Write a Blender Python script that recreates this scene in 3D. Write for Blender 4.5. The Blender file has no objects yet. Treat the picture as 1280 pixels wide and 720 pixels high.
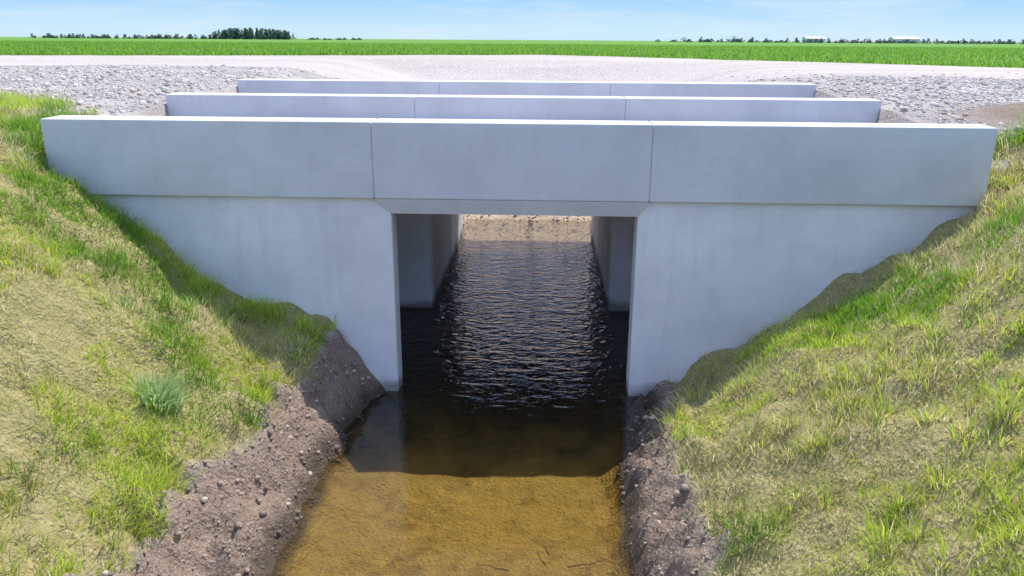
import bpy, bmesh, math, random
import numpy as np
from mathutils import Matrix, Vector
random.seed(3)
RNG = np.random.default_rng(7)
sc = bpy.context.scene
D2R = math.radians

# ------------------------------------------------------------------ noise
LAT = RNG.random((256, 256))
def vnoise(x, y):
    x = np.asarray(x, float); y = np.asarray(y, float)
    ix = np.floor(x).astype(np.int64); iy = np.floor(y).astype(np.int64)
    fx = x-ix; fy = y-iy
    fx = fx*fx*(3-2*fx); fy = fy*fy*(3-2*fy)
    a = LAT[ix & 255, iy & 255]; b = LAT[(ix+1) & 255, iy & 255]
    c = LAT[ix & 255, (iy+1) & 255]; d = LAT[(ix+1) & 255, (iy+1) & 255]
    return (a*(1-fx)+b*fx)*(1-fy)+(c*(1-fx)+d*fx)*fy
def fbm(x, y, o=4, s=0.0):
    t = 0; amp = .5; f = 1.0; tot = 0
    for i in range(o):
        t = t+amp*vnoise(x*f+s+17.3*i, y*f+s*1.7+9.1*i); tot += amp; amp *= .5; f *= 2.03
    return t/tot
def ss(a, b, t):
    u = np.clip((np.asarray(t, float)-a)/(b-a), 0, 1); return u*u*(3-2*u)

# ------------------------------------------------------------------ terrain
XW0, XW1 = -5.0, 4.34
YEND = 15.4
def side(s, rw, rh, sl, rh2=None):
    a = np.maximum(-.17, s*.9)
    if rh2 is None: rh2 = rh
    t = np.clip(s/rw, 0, 1)
    b = rh2*(t**.75)
    c = np.maximum(rh+(s-rw)*sl, rh2+(s-rw)*.28)
    return np.where(s <= 0, a, np.where(s < rw, b, c))
def shores(x, y):
    n = (fbm(x*2.2, y*2.2, 4, 3.)-.5)*.28
    n2 = (fbm(x*1.0, y*1.3, 3, 8.)-.5)*.25
    cl = np.interp(y, [0, 5, 6.5, 7.3, 8], [-1.98, -1.96, -1.93, -1.80, -1.72])
    cr = np.interp(y, [0, 5, 6.5, 8], [.76, .77, .80, 1.06])
    sl_ = cl-x+n*.8+n2*.5; sr_ = x-cr+n*.7+n2*.4
    rwl = np.interp(y, [3, 4.2, 6.2, 7.3, 8], [.75, .68, .40, .42, .46])
    rhl = np.interp(y, [3, 4.2, 6.2, 7.2, 8], [.62, .60, .56, .35, .18])
    rwr = np.interp(y, [3, 4.3, 6.5, 8], [.42, .42, .34, .30])
    rhr = np.interp(y, [3, 4.3, 6.5, 8], [.46, .44, .34, .10])
    return sl_, sr_, rwl, rhl, rwr, rhr
def plain(x, y):
    p = 2.80+.13*ss(9, 15, y)-.0108*np.maximum(y-31, 0)
    near = 1-ss(14, 18, y)
    p = p+near*(fbm(x*.7, y*.7, 4, 5.)-.5)*.16
    p = p+.22*np.exp(-(((x-6.3)/1.0)**2+((y-10.2)/.9)**2))
    return p
def H(x, y):
    x = np.asarray(x, float); y = np.asarray(y, float)
    P = plain(x, y)
    a, b, rwl, rhl, rwr, rhr = shores(x, y)
    rhl2 = np.interp(y, [6.2, 7.0, 8], [.56, .64, .74])
    L = side(a, rwl, rhl, .80, np.where(y < 6.2, rhl, rhl2)); R = side(b, rwr, rhr, .685)
    bank = np.maximum(L, R)
    m = np.maximum(a-rwl, b-rwr)
    bank = bank+ss(0, .5, m)*((fbm(x*1.3, y*1.3, 3, 2.)-.5)*.28+(fbm(x*4.5, y*4.5, 3, 6.)-.5)*.16)
    ed = ss(-.02, .08, np.maximum(a, b))*(1-ss(0.1, .5, m))
    bank = bank+ed*((fbm(x*6, y*6, 4, 11.)-.5)*.36+(fbm(x*15, y*15, 2, 14.)-.5)*.13)
    bank = bank+(1-ss(-.1, 0, np.maximum(a, b)))*(fbm(x*3, y*3, 3, 1.)-.5)*.06
    k = .13
    front = -k*np.log(np.exp(-np.clip(bank, -1, 9)/k)+np.exp(-np.clip(P, -50, 9)/k))
    front = np.where(P < 0, P, front)
    inwall = (x > XW0) & (x < XW1)
    fill = np.where(inwall & (y < 13.6), 2.60, P)
    inner = (x > -1.70) & (x < 1.14)
    chamber = (x > -2.35) & (x < 1.70) & (y > 8.25) & (y < 10.95)
    fs = np.maximum(-1.62-x, x-1.06)+(fbm(x*2, y*2, 3, 20.)-.5)*.2
    bedz = -.17+.27*ss(15.9, 17.0, y)+np.maximum(y-17.0, 0)*.31
    sidez = np.where(fs < .9, fs*2.3, 2.07+(fs-.9)*.26)
    far = np.maximum(bedz, np.where(fs > 0, sidez, -.2))+(fbm(x*4, y*4, 3, 21.)-.5)*.08
    k2 = .10
    far = -k2*np.log(np.exp(-np.clip(far, -1, 9)/k2)+np.exp(-np.clip(P, -1, 9)/k2))
    far = np.where(y > 30, P, far)
    cul = np.where(inner | chamber, -.16, fill)
    back = np.where(y < YEND-.15, cul, far)
    wsharp = (y > 8.18).astype(float)
    wsoft = ss(7.6, 9.8, y)
    w = np.where(inwall, wsharp, wsoft)
    return front*(1-w)+back*w

def geo(a, b, n): return list(np.geomspace(a, b, n))
xs = np.array([-v for v in geo(40, 3500, 26)][::-1]+list(np.arange(-39.6, -9, .4))+list(np.arange(-9, -7, .1))+list(np.arange(-7, 7, .04))+list(np.arange(7, 9, .1))+list(np.arange(9, 39.7, .4))+geo(40, 3500, 26))
ys = np.array([-v for v in geo(12, 400, 8)][::-1]+list(np.arange(-11, 2, .25))+list(np.arange(2, 10, .04))+list(np.arange(10, 20, .09))+list(np.arange(20, 36, .2))+geo(36, 5000, 60))
X, Y = np.meshgrid(xs, ys)
Z = H(X, Y)
def grid_mesh(name, X, Y, Z, keep=None):
    ny, nx = X.shape
    co = np.stack([X, Y, Z], -1).reshape(-1, 3)
    idx = np.arange(ny*nx).reshape(ny, nx)
    q = np.stack([idx[:-1, :-1], idx[:-1, 1:], idx[1:, 1:], idx[1:, :-1]], -1).reshape(-1, 4)
    return mesh_np(name, co, q)
def mesh_np(name, co, quads=None, tris=None):
    me = bpy.data.meshes.new(name)
    me.vertices.add(len(co)); me.vertices.foreach_set("co", np.ascontiguousarray(co, dtype=np.float32).ravel())
    loops = []; starts = []; off = 0
    if quads is not None and len(quads):
        loops.append(quads.ravel()); starts.append(np.arange(len(quads))*4); off = len(quads)*4
    if tris is not None and len(tris):
        loops.append(tris.ravel()); starts.append(off+np.arange(len(tris))*3)
    loops = np.concatenate(loops).astype(np.int32); starts = np.concatenate(starts).astype(np.int32)
    me.loops.add(len(loops)); me.loops.foreach_set("vertex_index", loops)
    me.polygons.add(len(starts)); me.polygons.foreach_set("loop_start", starts)
    me.update(calc_edges=True); me.validate()
    ob = bpy.data.objects.new(name, me); sc.collection.objects.link(ob)
    return ob
def smooth(ob): ob.data.polygons.foreach_set("use_smooth", [True]*len(ob.data.polygons))
def fattr(ob, name, v):
    a = ob.data.attributes.new(name, 'FLOAT', 'POINT'); a.data.foreach_set("value", np.ascontiguousarray(v, dtype=np.float32).ravel())
def cattr(ob, name, v):
    a = ob.data.attributes.new(name, 'FLOAT_COLOR', 'POINT')
    v = np.concatenate([v, np.ones((len(v), 1))], 1)
    a.data.foreach_set("color", np.ascontiguousarray(v, dtype=np.float32).ravel())

def field_edge(x):
    return np.interp(x, [-60, -30, -16, -6, 0, 6, 13, 25, 60], [30, 27, 26.5, 29, 31, 27, 21.5, 17.5, 15])
def masks(x, y, z):
    a, b, rwl, rhl, rwr, rhr = shores(x, y)
    m = np.maximum(a-rwl, b-rwr)
    jit = (fbm(x*3, y*3, 3, 31.)-.5)
    lim = np.interp(-x, [5.0, 5.8, 7.5, 9], [9.0, 9.9, 11.4, 12.0])
    isfront = np.where((x > XW0) & (x < XW1), y < 8.19, np.where(x < 0, y < lim+jit*1.6, y < 8.75+jit*1.2))
    isfront = isfront.astype(float)
    grass = isfront*ss(-.06, .10, m+jit*.28)
    bed = (ss(.02, -.06, z)) * (y < YEND)
    dirt = isfront*(1-ss(-.06, .10, m+jit*.28))
    farch = ((y > YEND-.2) & (y < 22) & (z < 1.3)).astype(float)
    mound = np.exp(-(((x-6.2)/1.2)**2+((y-10.0)/1.2)**2))*1.5*(y > 8.3)
    dirt = np.clip(dirt+mound, 0, 1)
    fy = field_edge(x)
    field = ss(-.25, .25, y-fy+jit*.9)
    bed_shade = ss(6.5, 7.9, y+jit*1.2)*bed  # headwall shadow and culvert gloom painted into the bed colour
    return dict(grass=grass, bed=bed, dirt=dirt, field=field, farch=farch, bed_shade=bed_shade)

# ------------------------------------------------------------------ material helpers
def newmat(name):
    m = bpy.data.materials.new(name); m.use_nodes = True
    nt = m.node_tree; nt.nodes.clear()
    out = nt.nodes.new('ShaderNodeOutputMaterial')
    return m, nt, out
class NB:
    def __init__(s, nt): s.nt = nt
    def n(s, t, **k):
        nd = s.nt.nodes.new('ShaderNode'+t)
        for a, b in k.items(): setattr(nd, a, b)
        return nd
    def l(s, a, b): s.nt.links.new(a, b)
    def noise(s, vec, scale, detail=4, rough=.6, dist=0):
        n = s.n('TexNoise'); n.inputs['Scale'].default_value = scale; n.inputs['Detail'].default_value = detail
        n.inputs['Roughness'].default_value = rough; n.inputs['Distortion'].default_value = dist
        s.l(vec, n.inputs['Vector']); return n.outputs['Fac']
    def vor(s, vec, scale, feature='F1'):
        n = s.n('TexVoronoi'); n.feature = feature; n.inputs['Scale'].default_value = scale; s.l(vec, n.inputs['Vector']); return n
    def mapr(s, v, a, b, c=0., d=1.):
        n = s.n('MapRange'); n.inputs[1].default_value = a; n.inputs[2].default_value = b; n.inputs[3].default_value = c; n.inputs[4].default_value = d
        s.l(v, n.inputs[0]); return n.outputs[0]
    def mix(s, f, a, b, mode='MIX'):
        n = s.n('Mix', data_type='RGBA', blend_type=mode)
        for sock, v in ((n.inputs[0], f), (n.inputs[6], a), (n.inputs[7], b)):
            if isinstance(v, (int, float)): sock.default_value = v
            elif isinstance(v, tuple): sock.default_value = (*v, 1)
            else: s.l(v, sock)
        return n.outputs[2]
    def math(s, op, a, b=None):
        n = s.n('Math', operation=op)
        for sock, v in ((n.inputs[0], a), (n.inputs[1], b)):
            if v is None: continue
            if isinstance(v, (int, float)): sock.default_value = v
            else: s.l(v, sock)
        return n.outputs[0]
    def attr(s, name, out='Fac'):
        n = s.n('Attribute'); n.attribute_name = name; return n.outputs[out]
    def bump(s, h, strength=.5, dist=.02):
        n = s.n('Bump'); n.inputs['Strength'].default_value = strength; n.inputs['Distance'].default_value = dist
        s.l(h, n.inputs['Height']); return n.outputs[0]
    def scalev(s, vec, sx, sy, sz):
        n = s.n('Mapping'); n.inputs['Scale'].default_value = (sx, sy, sz); s.l(vec, n.inputs[0]); return n.outputs[0]
def pos(b): return b.n('NewGeometry').outputs['Position']
def princ(b, out, col, rough=.9, normal=None, spec=.3):
    p = b.n('BsdfPrincipled')
    if isinstance(col, tuple): p.inputs['Base Color'].default_value = (*col, 1)
    else: b.l(col, p.inputs['Base Color'])
    if isinstance(rough, (int, float)): p.inputs['Roughness'].default_value = rough
    else: b.l(rough, p.inputs['Roughness'])
    p.inputs['Specular IOR Level'].default_value = spec
    if normal is not None: b.l(normal, p.inputs['Normal'])
    b.l(p.outputs[0], out.inputs[0]); return p

def mat_ground():
    m, nt, out = newmat('ground'); b = NB(nt); P = pos(b)
    v1 = b.vor(P, 26); v2 = b.vor(P, 60)
    n1 = b.noise(P, 1.2, 5); n2 = b.noise(P, 9, 5); n3 = b.noise(P, 45, 4); n4 = b.noise(P, 3.6, 5, .65, .5)
    g = b.mix(b.mapr(v1.outputs['Color'], 0, 1), (.42, .37, .33), (.72, .66, .61))
    g = b.mix(b.mapr(v2.outputs['Distance'], 0, .7), g, (.36, .315, .28), 'MIX')
    g = b.mix(b.mapr(n1, .35, .7), g, (.62, .56, .51))
    s = b.mix(b.mapr(n2, .3, .7), (.24, .25, .06), (.60, .49, .26))
    s = b.mix(b.mapr(n3, .35, .65), s, (.32, .27, .10))
    d = b.mix(b.mapr(n2, .3, .7), (.20, .135, .09), (.50, .385, .295))
    d = b.mix(b.mapr(v2.outputs['Distance'], .1, .6), d, (.28, .20, .15))
    d = b.mix(b.math('MULTIPLY', b.mapr(n3, .55, .75), .6), d, (.62, .52, .44))
    e = b.mix(b.mapr(n2, .3, .7), (.25, .175, .05), (.48, .35, .12))
    e = b.mix(b.mapr(n1, .4, .65), e, (.38, .275, .085))
    e = b.mix(b.math('MULTIPLY', b.mapr(n4, .52, .68), .6), e, (.16, .11, .03))
    e = b.mix(b.mapr(n3, .55, .8), e, (.12, .085, .03))
    bed_shade = b.mix(b.mapr(n2, .3, .7), (.035, .028, .018), (.10, .08, .045))  # near-black bed tones that deepen the shade by colour
    f = b.mix(b.mapr(n2, .3, .7), (.40, .30, .20), (.62, .52, .42))
    q = b.mix(b.mapr(n1, .3, .7), (.10, .24, .025), (.17, .34, .04))
    col = b.mix(b.attr('grass'), g, s)
    col = b.mix(b.attr('dirt'), col, d)
    col = b.mix(b.attr('farch'), col, f)
    col = b.mix(b.attr('bed'), col, e)
    col = b.mix(b.attr('bed_shade'), col, bed_shade)
    col = b.mix(b.attr('field'), col, q)
    wet = b.attr('wet')
    col = b.mix(b.math('MULTIPLY', wet, .75), col, (.035, .025, .015))
    h = b.math('ADD', b.math('MULTIPLY', v1.outputs['Distance'], -.5), b.math('ADD', n3, b.math('MULTIPLY', n2, 1.6)))
    princ(b, out, col, .93, b.bump(h, .9, .035))
    return m

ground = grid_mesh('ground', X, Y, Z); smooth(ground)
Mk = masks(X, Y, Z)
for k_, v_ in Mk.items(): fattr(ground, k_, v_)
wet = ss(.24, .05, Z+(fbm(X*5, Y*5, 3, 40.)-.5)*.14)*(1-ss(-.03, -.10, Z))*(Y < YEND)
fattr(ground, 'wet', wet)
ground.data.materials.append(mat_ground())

# ------------------------------------------------------------------ gravel road
def mat_road():
    m, nt, out = newmat('gravel_road'); b = NB(nt); P = pos(b)
    Ps = b.scalev(P, .12, 1.0, 1)
    n1 = b.noise(Ps, 1.1, 5); n2 = b.noise(P, 14, 5); v = b.vor(P, 22)
    c = b.mix(b.mapr(n1, .3, .7), (.43, .365, .32), (.63, .555, .50))
    c = b.mix(b.mapr(n2, .4, .75), c, (.69, .62, .57))
    c = b.mix(b.math('MULTIPLY', b.mapr(v.outputs['Distance'], .3, .7), .5), c, (.33, .275, .235))
    princ(b, out, c, .95, b.bump(b.math('ADD', n2, v.outputs['Distance']), .5, .03)); return m
rx = np.concatenate([np.arange(-120, -30, 1.5), np.arange(-30, 30, .2), np.arange(30, 121, 1.5)])
rt = np.linspace(0, 1, 70)
RX, RT = np.meshgrid(rx, rt)
near = 17.6+(fbm(RX*.5, RX*0, 4, 3.)-.5)*2.2+np.interp(RX, [-60, -8, 3, 8, 60], [2.5, 2.0, 1.5, -.6, -3.5])
far_ = np.maximum(field_edge(RX)-.3+(fbm(RX*.8, RX*0+3, 4, 3.)-.5)*.9, near+.3)
RY = near+(far_-near)*RT
RZ = H(RX, RY)+.004+.016*ss(0, .08, RT)
road = grid_mesh('gravel_road', RX, RY, RZ); smooth(road); road.data.materials.append(mat_road())

# ------------------------------------------------------------------ concrete
def mat_conc(name, base, seedoff, stain=.5):
    m, nt, out = newmat(name); b = NB(nt); P = pos(b)
    Pm = b.n('Mapping'); Pm.inputs['Location'].default_value = (seedoff, seedoff*.3, seedoff*.7); b.l(P, Pm.inputs[0]); P = Pm.outputs[0]
    n1 = b.noise(P, 1.3, 6, .62); n2 = b.noise(P, 40, 4)
    vs = b.noise(b.scalev(P, 5, 5, .5), 1.6, 5, .65)
    hs = b.noise(b.scalev(P, .5, .5, 26), 1.5, 4, .7)
    dk = tuple(v*.88 for v in base); lt = tuple(min(.9, v*1.08) for v in base)
    c = b.mix(b.mapr(n1, .32, .68), dk, lt)
    c = b.mix(b.math('MULTIPLY', b.mapr(vs, .52, .78), stain), c, tuple(v*.76 for v in base))
    c = b.mix(b.math('MULTIPLY', b.mapr(hs, .5, .8), .3), c, lt)
    c = b.mix(b.math('MULTIPLY', b.mapr(n2, .6, .75), .25), c, dk)
    sp = b.vor(P, 55)
    c = b.mix(b.math('MULTIPLY', b.mapr(sp.outputs['Distance'], .06, .10, 1, 0), .5), c, tuple(v*.5 for v in base))
    sx = b.n('SeparateXYZ'); b.l(pos(b), sx.inputs[0])
    zz = b.math('ADD', sx.outputs[2], b.math('MULTIPLY', b.math('SUBTRACT', n1, .5), .35))
    damp = b.mapr(zz, .04, .16, .7, 0)
    c = b.mix(damp, c, (.13, .115, .085))
    h = b.math('ADD', b.math('MULTIPLY', n2, .5), b.math('ADD', b.math('MULTIPLY', hs, .6), n1))
    princ(b, out, c, .82, b.bump(h, .35, .012)); return m
MC_par = mat_conc('concrete_parapet', (.68, .675, .685), 0, .26)
MC_wall = mat_conc('concrete_wall', (.82, .815, .83), 5, .38)
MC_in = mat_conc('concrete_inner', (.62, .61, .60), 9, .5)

culvert = bpy.data.objects.new('concrete_box_culvert', None); sc.collection.objects.link(culvert)
def poly_ob(name, verts, faces, mat, parent=culvert, bevel=.012):
    me = bpy.data.meshes.new(name); me.from_pydata(verts, [], faces); me.update()
    bm = bmesh.new(); bm.from_mesh(me); bmesh.ops.recalc_face_normals(bm, faces=bm.faces); bm.to_mesh(me); bm.free()
    ob = bpy.data.objects.new(name, me); sc.collection.objects.link(ob); ob.parent = parent
    me.materials.append(mat)
    if bevel:
        md = ob.modifiers.new('b', 'BEVEL'); md.width = bevel; md.segments = 2
    return ob
def box(name, x0, x1, y0, y1, z0, z1, mat, parent=culvert, bevel=.012):
    v = [(x, y, z) for x in (x0, x1) for y in (y0, y1) for z in (z0, z1)]
    f = [(0, 1, 3, 2), (4, 6, 7, 5), (0, 4, 5, 1), (2, 3, 7, 6), (0, 2, 6, 4), (1, 5, 7, 3)]
    return poly_ob(name, v, f, mat, parent, bevel)
OL, OR = -1.54, .98
for i, (y0, zt) in enumerate(((8.0, 2.93), (10.81, 2.96), (13.44, 3.0))):
    n = ('front', 'middle', 'rear')[i]
    box(n+'_wingwall_a', -5.0, OL, y0+.05, y0+.33, -.6, 2.158, MC_wall, bevel=.015)
    box(n+'_wingwall_b', OR, 4.34, y0+.05, y0+.33, -.6, 2.158, MC_wall, bevel=.015)
    box(n+'_lintel', OL+.003, OR-.003, y0+.052, y0+.328, 2.0, 2.157, MC_wall)
    g = .003
    for j, (a, c) in enumerate(((-5.04, -1.70-g), (-1.70+g, 1.08-g), (1.08+g, 4.38))):
        box(n+'_parapet_panel_%d' % j, a, c, y0, y0+.37, 2.162, zt, MC_par, bevel=.012)
    box(n+'_parapet_core', -5.0, 4.34, y0+.014, y0+.35, 2.18, zt-.014, MC_in, bevel=0)
    v = [(-1.70, y0+.002, 2.160), (1.08, y0+.002, 2.160), (OL, y0+.048, 2.002), (OR, y0+.048, 2.002),
         (-1.70, y0+.0495, 2.160), (1.08, y0+.0495, 2.160), (OL, y0+.0495, 2.002), (OR, y0+.0495, 2.002)]
    poly_ob(n+'_haunch', v, [(0, 1, 3, 2), (4, 6, 7, 5), (0, 4, 5, 1), (2, 3, 7, 6), (0, 2, 6, 4), (1, 5, 7, 3)], MC_par, bevel=0)
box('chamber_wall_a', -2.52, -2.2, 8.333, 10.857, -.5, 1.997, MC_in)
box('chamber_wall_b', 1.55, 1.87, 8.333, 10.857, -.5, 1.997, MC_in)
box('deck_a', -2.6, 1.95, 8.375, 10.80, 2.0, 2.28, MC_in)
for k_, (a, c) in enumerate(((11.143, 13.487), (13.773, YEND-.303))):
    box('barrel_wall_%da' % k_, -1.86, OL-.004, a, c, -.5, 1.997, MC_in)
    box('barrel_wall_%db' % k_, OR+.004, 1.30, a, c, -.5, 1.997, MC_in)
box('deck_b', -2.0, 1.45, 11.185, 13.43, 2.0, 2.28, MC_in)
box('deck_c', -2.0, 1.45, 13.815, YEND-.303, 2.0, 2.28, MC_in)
box('outlet_wall_a', -4.2, OL, YEND-.3, YEND, -.5, 2.6, MC_wall)
box('outlet_wall_b', OR, 3.5, YEND-.3, YEND, -.5, 2.6, MC_wall)
box('outlet_lintel', OL+.003, OR-.003, YEND-.3, YEND, 2.0, 2.598, MC_wall)
fx = np.linspace(-2.9, 2.3, 60)
def fillpatch(name, y0, y1, z):
    FY = np.linspace(y0, y1, 30); A, B = np.meshgrid(fx, FY)
    o = grid_mesh(name, A, B, z+(fbm(A*3, B*3, 3, 2.)-.5)*.06); smooth(o); o.data.materials.append(bpy.data.materials['gravel_road']); return o
fillpatch('gravel_fill', 8.365, 10.815, 2.63); fillpatch('gravel_fill', 11.175, 13.445, 2.63); fillpatch('gravel_fill', 13.805, YEND-.02, 2.78)

# ------------------------------------------------------------------ water
def mat_water():
    m, nt, out = newmat('water'); b = NB(nt); P = pos(b)
    sx = b.n('SeparateXYZ'); b.l(P, sx.inputs[0])
    mask = b.math('MULTIPLY', b.mapr(sx.outputs[1], 7.2, 9.2), b.mapr(sx.outputs[1], 15.6, 16.4, 1, .3))
    mask = b.math('ADD', b.math('MULTIPLY', mask, .94), .06)
    Pr = b.scalev(P, 4.4, 8.5, 1)
    r1 = b.noise(Pr, 1.0, 2, .45, .9); r2 = b.noise(Pr, 2.9, 2, .5, .3)
    h = b.math('ADD', r1, b.math('MULTIPLY', r2, .25))
    h = b.math('MULTIPLY', h, mask)
    nrm = b.bump(h, 1.0, .040)
    fr = b.n('Fresnel'); fr.inputs['IOR'].default_value = 1.62; b.l(nrm, fr.inputs['Normal'])
    gl = b.n('BsdfGlossy'); gl.inputs['Roughness'].default_value = .02; b.l(nrm, gl.inputs['Normal'])
    tr = b.n('BsdfTransparent'); tr.inputs[0].default_value = (.88, .83, .68, 1)
    mx = b.n('MixShader'); b.l(fr.outputs[0], mx.inputs[0]); b.l(tr.outputs[0], mx.inputs[1]); b.l(gl.outputs[0], mx.inputs[2])
    b.l(mx.outputs[0], out.inputs[0]); return m
wx = np.linspace(-3.2, 2.6, 30); wy = np.linspace(-9, 17.6, 60); A, B = np.meshgrid(wx, wy)
water = grid_mesh('water', A, B, A*0); smooth(water); water.data.materials.append(mat_water())

# ------------------------------------------------------------------ stones
bmi = bmesh.new(); bmesh.ops.create_icosphere(bmi, subdivisions=1, radius=1)
IV = np.array([v.co[:] for v in bmi.verts]); IF = np.array([[v.index for v in f.verts] for f in bmi.faces]); bmi.free()
def mat_stone(name):
    m, nt, out = newmat(name); b = NB(nt); P = pos(b)
    n = b.noise(P, 60, 4)
    c = b.mix(b.mapr(n, .3, .7), b.attr('col', 'Color'), (.30, .26, .22))
    c = b.mix(.7, c, b.attr('col', 'Color'))
    princ(b, out, c, .88, b.bump(n, .4, .01)); return m
def stones(name, x, y, size, cols, sink=.25, z=None):
    N = len(x); z = H(x, y) if z is None else z
    sc3 = size[:, None]*RNG.uniform(.6, 1.15, (N, 3)); sc3[:, 2] *= .75
    V = IV[None]*(1+RNG.uniform(-.22, .22, (N, len(IV), 1)))*sc3[:, None, :]
    a = RNG.uniform(0, 6.28, N); c, s = np.cos(a)[:, None], np.sin(a)[:, None]
    VX = V[:, :, 0]*c-V[:, :, 1]*s; VY = V[:, :, 0]*s+V[:, :, 1]*c; VZ = V[:, :, 2]
    co = np.stack([VX+x[:, None], VY+y[:, None], VZ+(z+size*sink)[:, None]], -1).reshape(-1, 3)
    T = (IF[None]+(np.arange(N)*len(IV))[:, None, None]).reshape(-1, 3)
    o = mesh_np(name, co, None, T)
    cattr(o, 'col', np.repeat(cols, len(IV), 0)); o.data.materials.append(mat_stone(name+'_mat')); return o
def stonecols(N, dark=(.38, .315, .26), light=(.80, .73, .65)):
    t = RNG.random(N)[:, None]; c = np.array(dark)*(1-t)+np.array(light)*t
    return np.clip(c*RNG.uniform(.8, 1.15, (N, 1))*(1+RNG.uniform(-.05, .05, (N, 3))), 0, .85)
N = 60000
gx = RNG.uniform(-20, 19, N); gy = 8.4+RNG.random(N)*12.0
gm = masks(gx, gy, H(gx, gy)); inw = (gx > XW0-.12) & (gx < XW1+.12)
keep = (gm['grass'] < .5) & (gm['dirt'] < .7) & ((~inw) | (gy > YEND+.05)) & (gy > 8.6) & (H(gx, gy) > 1.6)
keep &= RNG.random(N) < np.interp(gy, [14, 17.5, 20.4], [1, .5, .1])
gx, gy = gx[keep], gy[keep]
gs = np.clip(RNG.lognormal(math.log(.022), .42, len(gx)), .010, .065)
stones('gravel', gx, gy, gs, stonecols(len(gx)), .05)
N = 24000
px = RNG.uniform(-3.4, 2.2, N); py = RNG.uniform(2.5, 8.0, N); pz = H(px, py); pm = masks(px, py, pz)
keep = (pm['dirt'] > .5) & (pz > -.05)
px, py, pz = px[keep], py[keep], pz[keep]
ps = np.clip(RNG.lognormal(math.log(.007), .65, len(px)), .003, .038)
stones('bank_pebbles', px, py, ps, stonecols(len(px), (.20, .135, .10), (.56, .46, .38))*np.where(pz < .1, .4, 1.)[:, None], .1)
N = 700
px = RNG.uniform(-2.2, 1.6, N); py = RNG.uniform(15.6, 18.5, N); pz = H(px, py); k = pz < 1.0
stones('channel_stones', px[k], py[k], np.clip(RNG.lognormal(math.log(.02), .5, k.sum()), .01, .07), stonecols(k.sum(), (.25, .18, .13), (.6, .52, .46)))

# ------------------------------------------------------------------ grass
def mat_blade(name, tr=.55):
    m, nt, out = newmat(name); b = NB(nt)
    c = b.attr('col', 'Color')
    d = b.n('BsdfPrincipled'); b.l(c, d.inputs['Base Color']); d.inputs['Roughness'].default_value = .42; d.inputs['Specular IOR Level'].default_value = .4
    t = b.n('BsdfTranslucent'); b.l(c, t.inputs[0])
    mx = b.n('MixShader'); mx.inputs[0].default_value = tr; b.l(d.outputs[0], mx.inputs[1]); b.l(t.outputs[0], mx.inputs[2])
    b.l(mx.outputs[0], out.inputs[0]); return m
def blades(name, x, y, h, w, lean, cols, mat, zoff=-.01):
    N = len(x); z = H(x, y)+zoff
    a = RNG.uniform(0, 6.28, N); sd = np.stack([np.cos(a), np.sin(a), np.zeros(N)], 1)*w[:, None]*.5
    p = np.stack([x, y, z], 1)
    ll = np.linalg.norm(lean, axis=1); up = h/np.sqrt(1+ll**2)
    L = np.concatenate([lean, np.zeros((N, 1))], 1)*up[:, None]
    U = np.zeros((N, 3)); U[:, 2] = up
    mid = p+L*.32+U*.58; tip = p+L*1.05+U*.95
    co = np.stack([p-sd, p+sd, mid+sd*.75, mid-sd*.75, tip], 1).reshape(-1, 3)
    o5 = (np.arange(N)*5)[:, None]
    o = mesh_np(name, co, o5+np.array([[0, 1, 2, 3]]), o5+np.array([[3, 2, 4]]))
    c = np.repeat(cols, 5, 0).reshape(N, 5, 3); c[:, :2] *= .8; c[:, 4] *= 1.12
    cattr(o, 'col', np.clip(c.reshape(-1, 3), 0, .88)); o.data.materials.append(mat); return o
MB = mat_blade('grass_blades')
G1 = np.array((.36, .56, .05)); G2 = np.array((.76, .80, .13)); G3 = np.array((.15, .36, .03)); ST = np.array((.88, .77, .48)); ST2 = np.array((.45, .32, .14))
def gcol(x, y, dryness):
    N = len(x); r = RNG.random(N)[:, None]; big = fbm(x*.9, y*.9, 3, 61.)[:, None]
    g = G1*(1-r)+G2*r
    k = ss(.52, .36, big); k = np.maximum(k, (ss(3.4, 4.2, x)*ss(7.6, 6.5, y))[:, None]*.6); g = g*(1-k*.8)+G3*k*.8
    s = ST*(1-RNG.random((N, 1))*.5)+ST2*.12
    return np.where(RNG.random((N, 1)) < dryness[:, None], s, g)*RNG.uniform(.8, 1.2, (N, 1))
def dry(x, y):
    d = ss(.44, .56, fbm(x*1.3, y*1.3, 4, 51.))*.82+.06
    d = d+.6*np.exp(-(((x-2.7)/.7)**2+((y-4.6)/.8)**2))
    d = d-.6*ss(3.4, 4.1, x)*ss(8.0, 6.5, y)
    return np.clip(d, .03, .92)
def downhill(x, y):
    e = .1; gx_ = (H(x+e, y)-H(x-e, y))/(2*e); gy_ = (H(x, y+e)-H(x, y-e))/(2*e)
    return -np.clip(np.stack([gx_, gy_], 1), -1, 1)
def scatter(N, boxes):
    ar = np.array([(b[1]-b[0])*(b[3]-b[2]) for b in boxes]); k = RNG.choice(len(boxes), N, p=ar/ar.sum()); B_ = np.array(boxes)[k]
    return B_[:, 0]+RNG.random(N)*(B_[:, 1]-B_[:, 0]), B_[:, 2]+RNG.random(N)*(B_[:, 3]-B_[:, 2])
BX = [(-9.5, -1.9, 2.2, 12.6), (.9, 8.5, 2.2, 9.2)]
x, y = scatter(440000, BX); m = masks(x, y, H(x, y))
dv = dry(x, y)
dens = (ss(.30, .56, fbm(x*4, y*4, 3, 71.))*.8+.2)*(1-.55*ss(.4, .8, dv))
wl = (x > XW0-.06) & (x < XW1+.06) & (y > 7.97)
k = (m['grass'] > .45) & (RNG.random(len(x)) < dens) & ~wl
x, y = x[k], y[k]; N = len(x)
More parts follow.
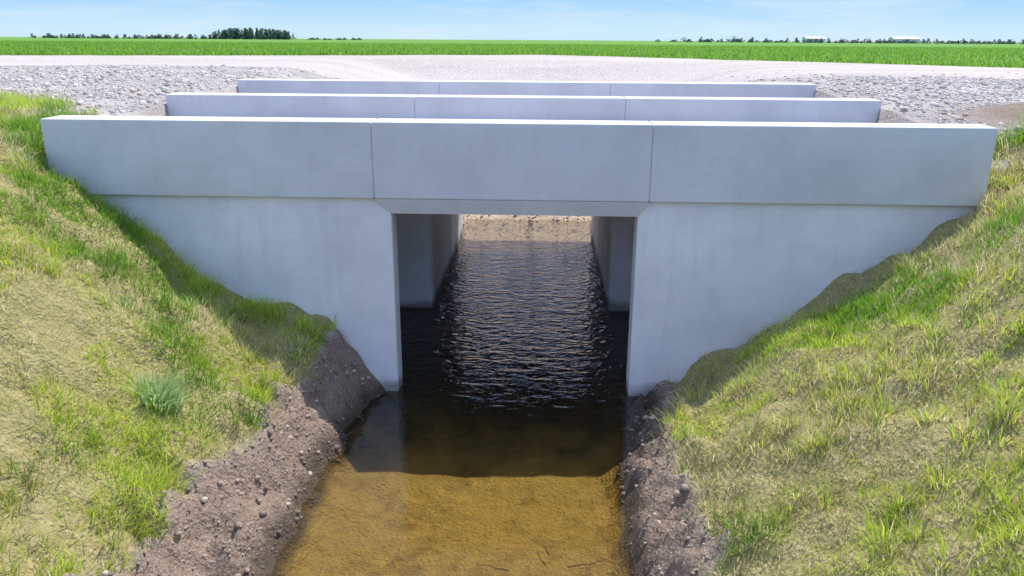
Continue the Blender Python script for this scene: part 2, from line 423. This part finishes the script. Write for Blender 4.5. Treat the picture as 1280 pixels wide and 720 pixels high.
dr = dry(x, y); tall = ss(.5, .75, fbm(x*1.7, y*1.7, 3, 81.)); cl_ = ss(.45, .7, fbm(x*5, y*5, 2, 83.))
h = (RNG.uniform(.03, .075, N)+tall*RNG.uniform(0, .12, N)+cl_*RNG.uniform(0, .08, N))
h *= np.where(x > 3.4, 1.7, 1.0)*(1-.35*dr)*(1+1.0*ss(7.6, 7.95, y)*RNG.random(N))
a_, b_, rwl_, rhl_, rwr_, rhr_ = shores(x, y); rim = (1-ss(.08, .30, np.maximum(a_-rwl_, b_-rwr_)))
h *= 1+1.0*rim
lean = downhill(x, y)*(.45+.5*rim[:, None])+RNG.normal(0, .6, (N, 2))
blades('grass', x, y, h, RNG.uniform(.005, .010, N), lean, gcol(x, y, dr), MB)
tx, ty = scatter(4200, BX); tm = masks(tx, ty, H(tx, ty))
k = (tm['grass'] > .6) & ~((tx > XW0-.1) & (tx < XW1+.1) & (ty > 7.85)) & (fbm(tx*1.3, ty*1.3, 3, 91.)+.14*(tx > 3.4) > .45)
tx, ty = tx[k], ty[k]
nb = 46; cx = np.repeat(tx, nb); cy = np.repeat(ty, nb); ang = RNG.uniform(0, 6.28, len(cx)); rr = RNG.random(len(cx))*.09*np.repeat(RNG.uniform(.6, 2.0, len(tx)), nb)
x = cx+np.cos(ang)*rr; y = cy+np.sin(ang)*rr; N = len(x)
th = np.repeat(RNG.uniform(.07, .21, len(tx)), nb)
lean = np.stack([np.cos(ang), np.sin(ang)], 1)*RNG.uniform(.1, 1.2, (N, 1))+downhill(x, y)*.3
y = np.where((x > XW0-.1) & (x < XW1+.1), np.minimum(y, 7.95), y)
tcol = np.repeat(RNG.uniform(.7, 1.2, (len(tx), 1)), nb, 0)
blades('grass_tufts', x, y, th*RNG.uniform(.5, 1.1, N), RNG.uniform(.005, .010, N), lean, gcol(x, y, np.clip(dry(x, y)*.45, 0, 1))*tcol, MB)
nb = 420; ang = RNG.uniform(0, 6.28, nb); rr = RNG.random(nb)*.16; x = -2.98+np.cos(ang)*rr; y = 5.65+np.sin(ang)*rr
lean = np.stack([np.cos(ang), np.sin(ang)], 1)*RNG.uniform(.2, 1.3, (nb, 1))+np.array([[.45, -.2]])
blades('grass_clump', x, y, RNG.uniform(.14, .28, nb), RNG.uniform(.007, .012, nb), lean, np.array((.44, .60, .26))*RNG.uniform(.7, 1.3, (nb, 1)), MB)
N = 150000
fx_ = RNG.uniform(-75, 75, N); fd = RNG.random(N)**1.8*75; fy_ = field_edge(fx_)-.2+fd
k = np.abs(fx_) < fy_*.8+3; fx_, fy_ = fx_[k], fy_[k]; N = len(fx_); r = RNG.random((N, 1))
cc = np.array((.14, .34, .03))*(1-r)+np.array((.34, .52, .06))*r
blades('field_grass', fx_, fy_, RNG.uniform(.08, .22, N), RNG.uniform(.02, .05, N), RNG.normal(0, .45, (N, 2)), cc, MB)

# ------------------------------------------------------------------ distant trees
def mat_leaf():
    m, nt, out = newmat('tree_foliage'); b = NB(nt)
    princ(b, out, b.attr('col', 'Color'), .8); return m
ML = mat_leaf()
def treerow(name, specs, bc):
    V = []; Q = []; C = []
    off = 0
    for (tx, ty, th, tw) in specs:
        z0 = float(H(np.array([tx]), np.array([ty]))[0])-.1
        r = th*.03
        for zz, rr in ((0, r), (th*.6, r*.4)):
            for k in range(4):
                V.append((tx+rr*math.cos(k*1.571), ty+rr*math.sin(k*1.571), z0+zz)); C.append((.07, .05, .035))
        for k in range(4): Q.append((off+k, off+(k+1) % 4, off+4+(k+1) % 4, off+4+k))
        off += 8
        n = 130
        base = np.array(bc)*random.uniform(.8, 1.3)
        for _ in range(n):
            t = random.random()**.8; rad = tw*(1-.65*t)*(.35+.65*random.random())*(.8+.4*math.sin(t*9+tx))
            a = random.uniform(0, 6.283); c = Vector((tx+rad*math.cos(a), ty+rad*math.sin(a), z0+th*(.05+.92*t)))
            s = random.uniform(.14, .38)*(1.2-.6*t)*max(.6, th/6)
            u = Vector((random.gauss(0, 1), random.gauss(0, 1), random.gauss(0, .6))).normalized()*s
            w = u.cross(Vector((random.gauss(0, 1), random.gauss(0, 1), random.gauss(0, 1)))).normalized()*s*.8
            for p in (c-u-w, c+u-w, c+u+w, c-u+w): V.append(p[:])
            cc = base*random.uniform(.6, 1.6)
            for _k in range(4): C.append(tuple(cc))
            Q.append((off, off+1, off+2, off+3)); off += 4
    o = mesh_np(name, np.array(V), np.array(Q)); cattr(o, 'col', np.array(C)); o.data.materials.append(ML); return o
sp = []
for i in range(110):
    t = random.random()
    sp.append((-157+38*t, 392+random.uniform(-5, 8), random.uniform(4.4, 5.8)*(.7+.3*math.sin(math.pi*t)), random.uniform(1.2, 2.0)))
for i in range(100):
    sp.append((-246+90*random.random(), 400+random.uniform(-8, 8), random.uniform(1.0, 2.6), random.uniform(1.2, 2.2)))
for i in range(15):
    sp.append((-120+30*random.random(), 420+random.uniform(-8, 8), random.uniform(.6, 1.3), random.uniform(1.2, 2)))
treerow('distant_tree_row', sp, (.08, .14, .09))
sp = []
for i in range(150):
    t = random.random(); sp.append((52+190*t, 400+random.uniform(-8, 8), random.uniform(1.0, 1.8)+(random.random() < .25)*random.uniform(.5, 1.3), random.uniform(1.3, 2.6)))
treerow('distant_hedgerow', sp, (.12, .16, .12))  # foliage colour paled to paint in distance haze
def shed(x, y, w, d, h, col):
    z = float(H(np.array([x]), np.array([y]))[0])
    r = bpy.data.objects.new('farm_shed', None); sc.collection.objects.link(r)
    mw, nt, out = newmat('shed_wall'); princ(NB(nt), out, col, .7)
    mr, nt, out = newmat('shed_roof'); princ(NB(nt), out, (.62, .6, .58), .6)
    md, nt, out = newmat('shed_door'); princ(NB(nt), out, (.2, .2, .2), .6)
    box('walls', x-w/2, x+w/2, y, y+d, z-.3, z+h, mw, r, 0)
    poly_ob('roof', [(x-w/2-.3, y-.3, z+h), (x+w/2+.3, y-.3, z+h), (x+w/2+.3, y+d+.3, z+h), (x-w/2-.3, y+d+.3, z+h), (x-w/2-.3, y+d/2, z+h+1.0), (x+w/2+.3, y+d/2, z+h+1.0)],
            [(0, 1, 5, 4), (2, 3, 4, 5), (0, 4, 3), (1, 2, 5), (0, 3, 2, 1)], mr, r, 0)
    box('door', x-.9, x+.9, y-.04, y-.005, z, z+2.0, md, r, 0)
shed(130, 408, 9, 7, 1.9, (.78, .76, .7)); shed(172, 406, 12, 7, 2.0, (.8, .78, .74))

# ------------------------------------------------------------------ twigs
def twig(x, y, z, L, ang, tilt):
    cu = bpy.data.curves.new('dead_twig', 'CURVE'); cu.dimensions = '3D'; cu.bevel_depth = .006
    s = cu.splines.new('POLY'); s.points.add(5)
    for i in range(6):
        t = i/5; s.points[i].co = (x+L*t*math.cos(ang)+random.uniform(-.015, .015), y+L*t*math.sin(ang)+random.uniform(-.015, .015), z+L*t*tilt, 1); s.points[i].radius = 1-.7*t
    o = bpy.data.objects.new('dead_twig', cu); sc.collection.objects.link(o)
    m, nt, out = newmat('twig'); princ(NB(nt), out, (.12, .085, .055), .9); cu.materials.append(m)
twig(-1.75, 7.2, .08, .5, 2.6, .5); twig(-1.95, 6.8, .05, .4, .6, .2); twig(.25, 5.2, -.10, .3, .3, 0); twig(-.2, 5.15, -.10, .26, 2.9, .02); twig(.1, 5.35, -.10, .2, 1.9, .02); twig(1.0, 7.3, .05, .4, 2.0, .5)

# ------------------------------------------------------------------ light, sky
k_, j_ = .34, .45
sun_dir = Vector((k_, j_, 1)).normalized()
elev = math.asin(sun_dir.z); az = math.atan2(sun_dir.x, sun_dir.y)
sd = bpy.data.lights.new('sun', 'SUN'); sd.energy = 5.0; sd.angle = D2R(.5); sd.color = (1, .955, .88)
so = bpy.data.objects.new('sun', sd); sc.collection.objects.link(so)
so.rotation_euler = sun_dir.to_track_quat('Z', 'Y').to_euler()
w = bpy.data.worlds.new('World'); sc.world = w; w.use_nodes = True
nt = w.node_tree; nt.nodes.clear(); b = NB(nt)
sky = b.n('TexSky'); sky.sky_type = 'NISHITA'; sky.sun_disc = False; sky.sun_elevation = elev; sky.sun_rotation = az
sky.air_density = 1.0; sky.dust_density = .4; sky.ozone_density = 2.0
tc = b.n('TexCoord')
sz = b.n('SeparateXYZ'); b.l(tc.outputs['Generated'], sz.inputs[0])
ramp = b.n('ValToRGB'); b.l(sz.outputs[2], ramp.inputs[0]); cr = ramp.color_ramp
cr.elements[0].position = 0; cr.elements[0].color = (.45, .62, .74, 1)
cr.elements[1].position = 1; cr.elements[1].color = (.50, .64, .98, 1)
for p_, c_ in ((.038, (.25, .48, .73, 1)), (.15, (.20, .42, .95, 1)), (.33, (.24, .45, 1.0, 1)), (.5, (.44, .59, 1.0, 1))):
    e_ = cr.elements.new(p_); e_.color = c_
grad = b.n('VectorMath', operation='SCALE'); b.l(ramp.outputs[0], grad.inputs[0]); grad.inputs['Scale'].default_value = 9.0
low = b.mapr(sz.outputs[2], .0, .5, .97, .76)
col = b.mix(low, sky.outputs[0], grad.outputs[0])
cn = b.noise(b.scalev(tc.outputs['Generated'], 2.0, 2.0, 16), 2.2, 6, .6, .4)
cm = b.math('MULTIPLY', b.mapr(cn, .48, .75, 0, .5), b.mapr(sz.outputs[2], .1, .2, 1, .1))
col = b.mix(cm, col, (5.8, 6.3, 6.8))
bg = b.n('Background'); bg.inputs[1].default_value = .15; b.l(col, bg.inputs[0])
wo = b.n('OutputWorld'); b.l(bg.outputs[0], wo.inputs[0])

# ------------------------------------------------------------------ camera
cam = bpy.data.cameras.new('camera'); cam.lens = 28.27; cam.sensor_width = 36; cam.clip_end = 10000; cam.clip_start = .05
co = bpy.data.objects.new('camera', cam); sc.collection.objects.link(co); sc.camera = co
th, p, r = D2R(2.1), D2R(17.77), D2R(.33)
fwd = Vector((-math.sin(th)*math.cos(p), math.cos(th)*math.cos(p), -math.sin(p)))
right = Vector((math.cos(th), math.sin(th), 0)); up = right.cross(fwd)
r2 = right*math.cos(r)+up*math.sin(r); u2 = up*math.cos(r)-right*math.sin(r)
M = Matrix((r2, u2, -fwd)).transposed().to_4x4(); M.translation = Vector((0, 0, 3.80)); co.matrix_world = M
sc.view_settings.view_transform = 'Standard'; sc.view_settings.look = 'None'; sc.view_settings.exposure = 0
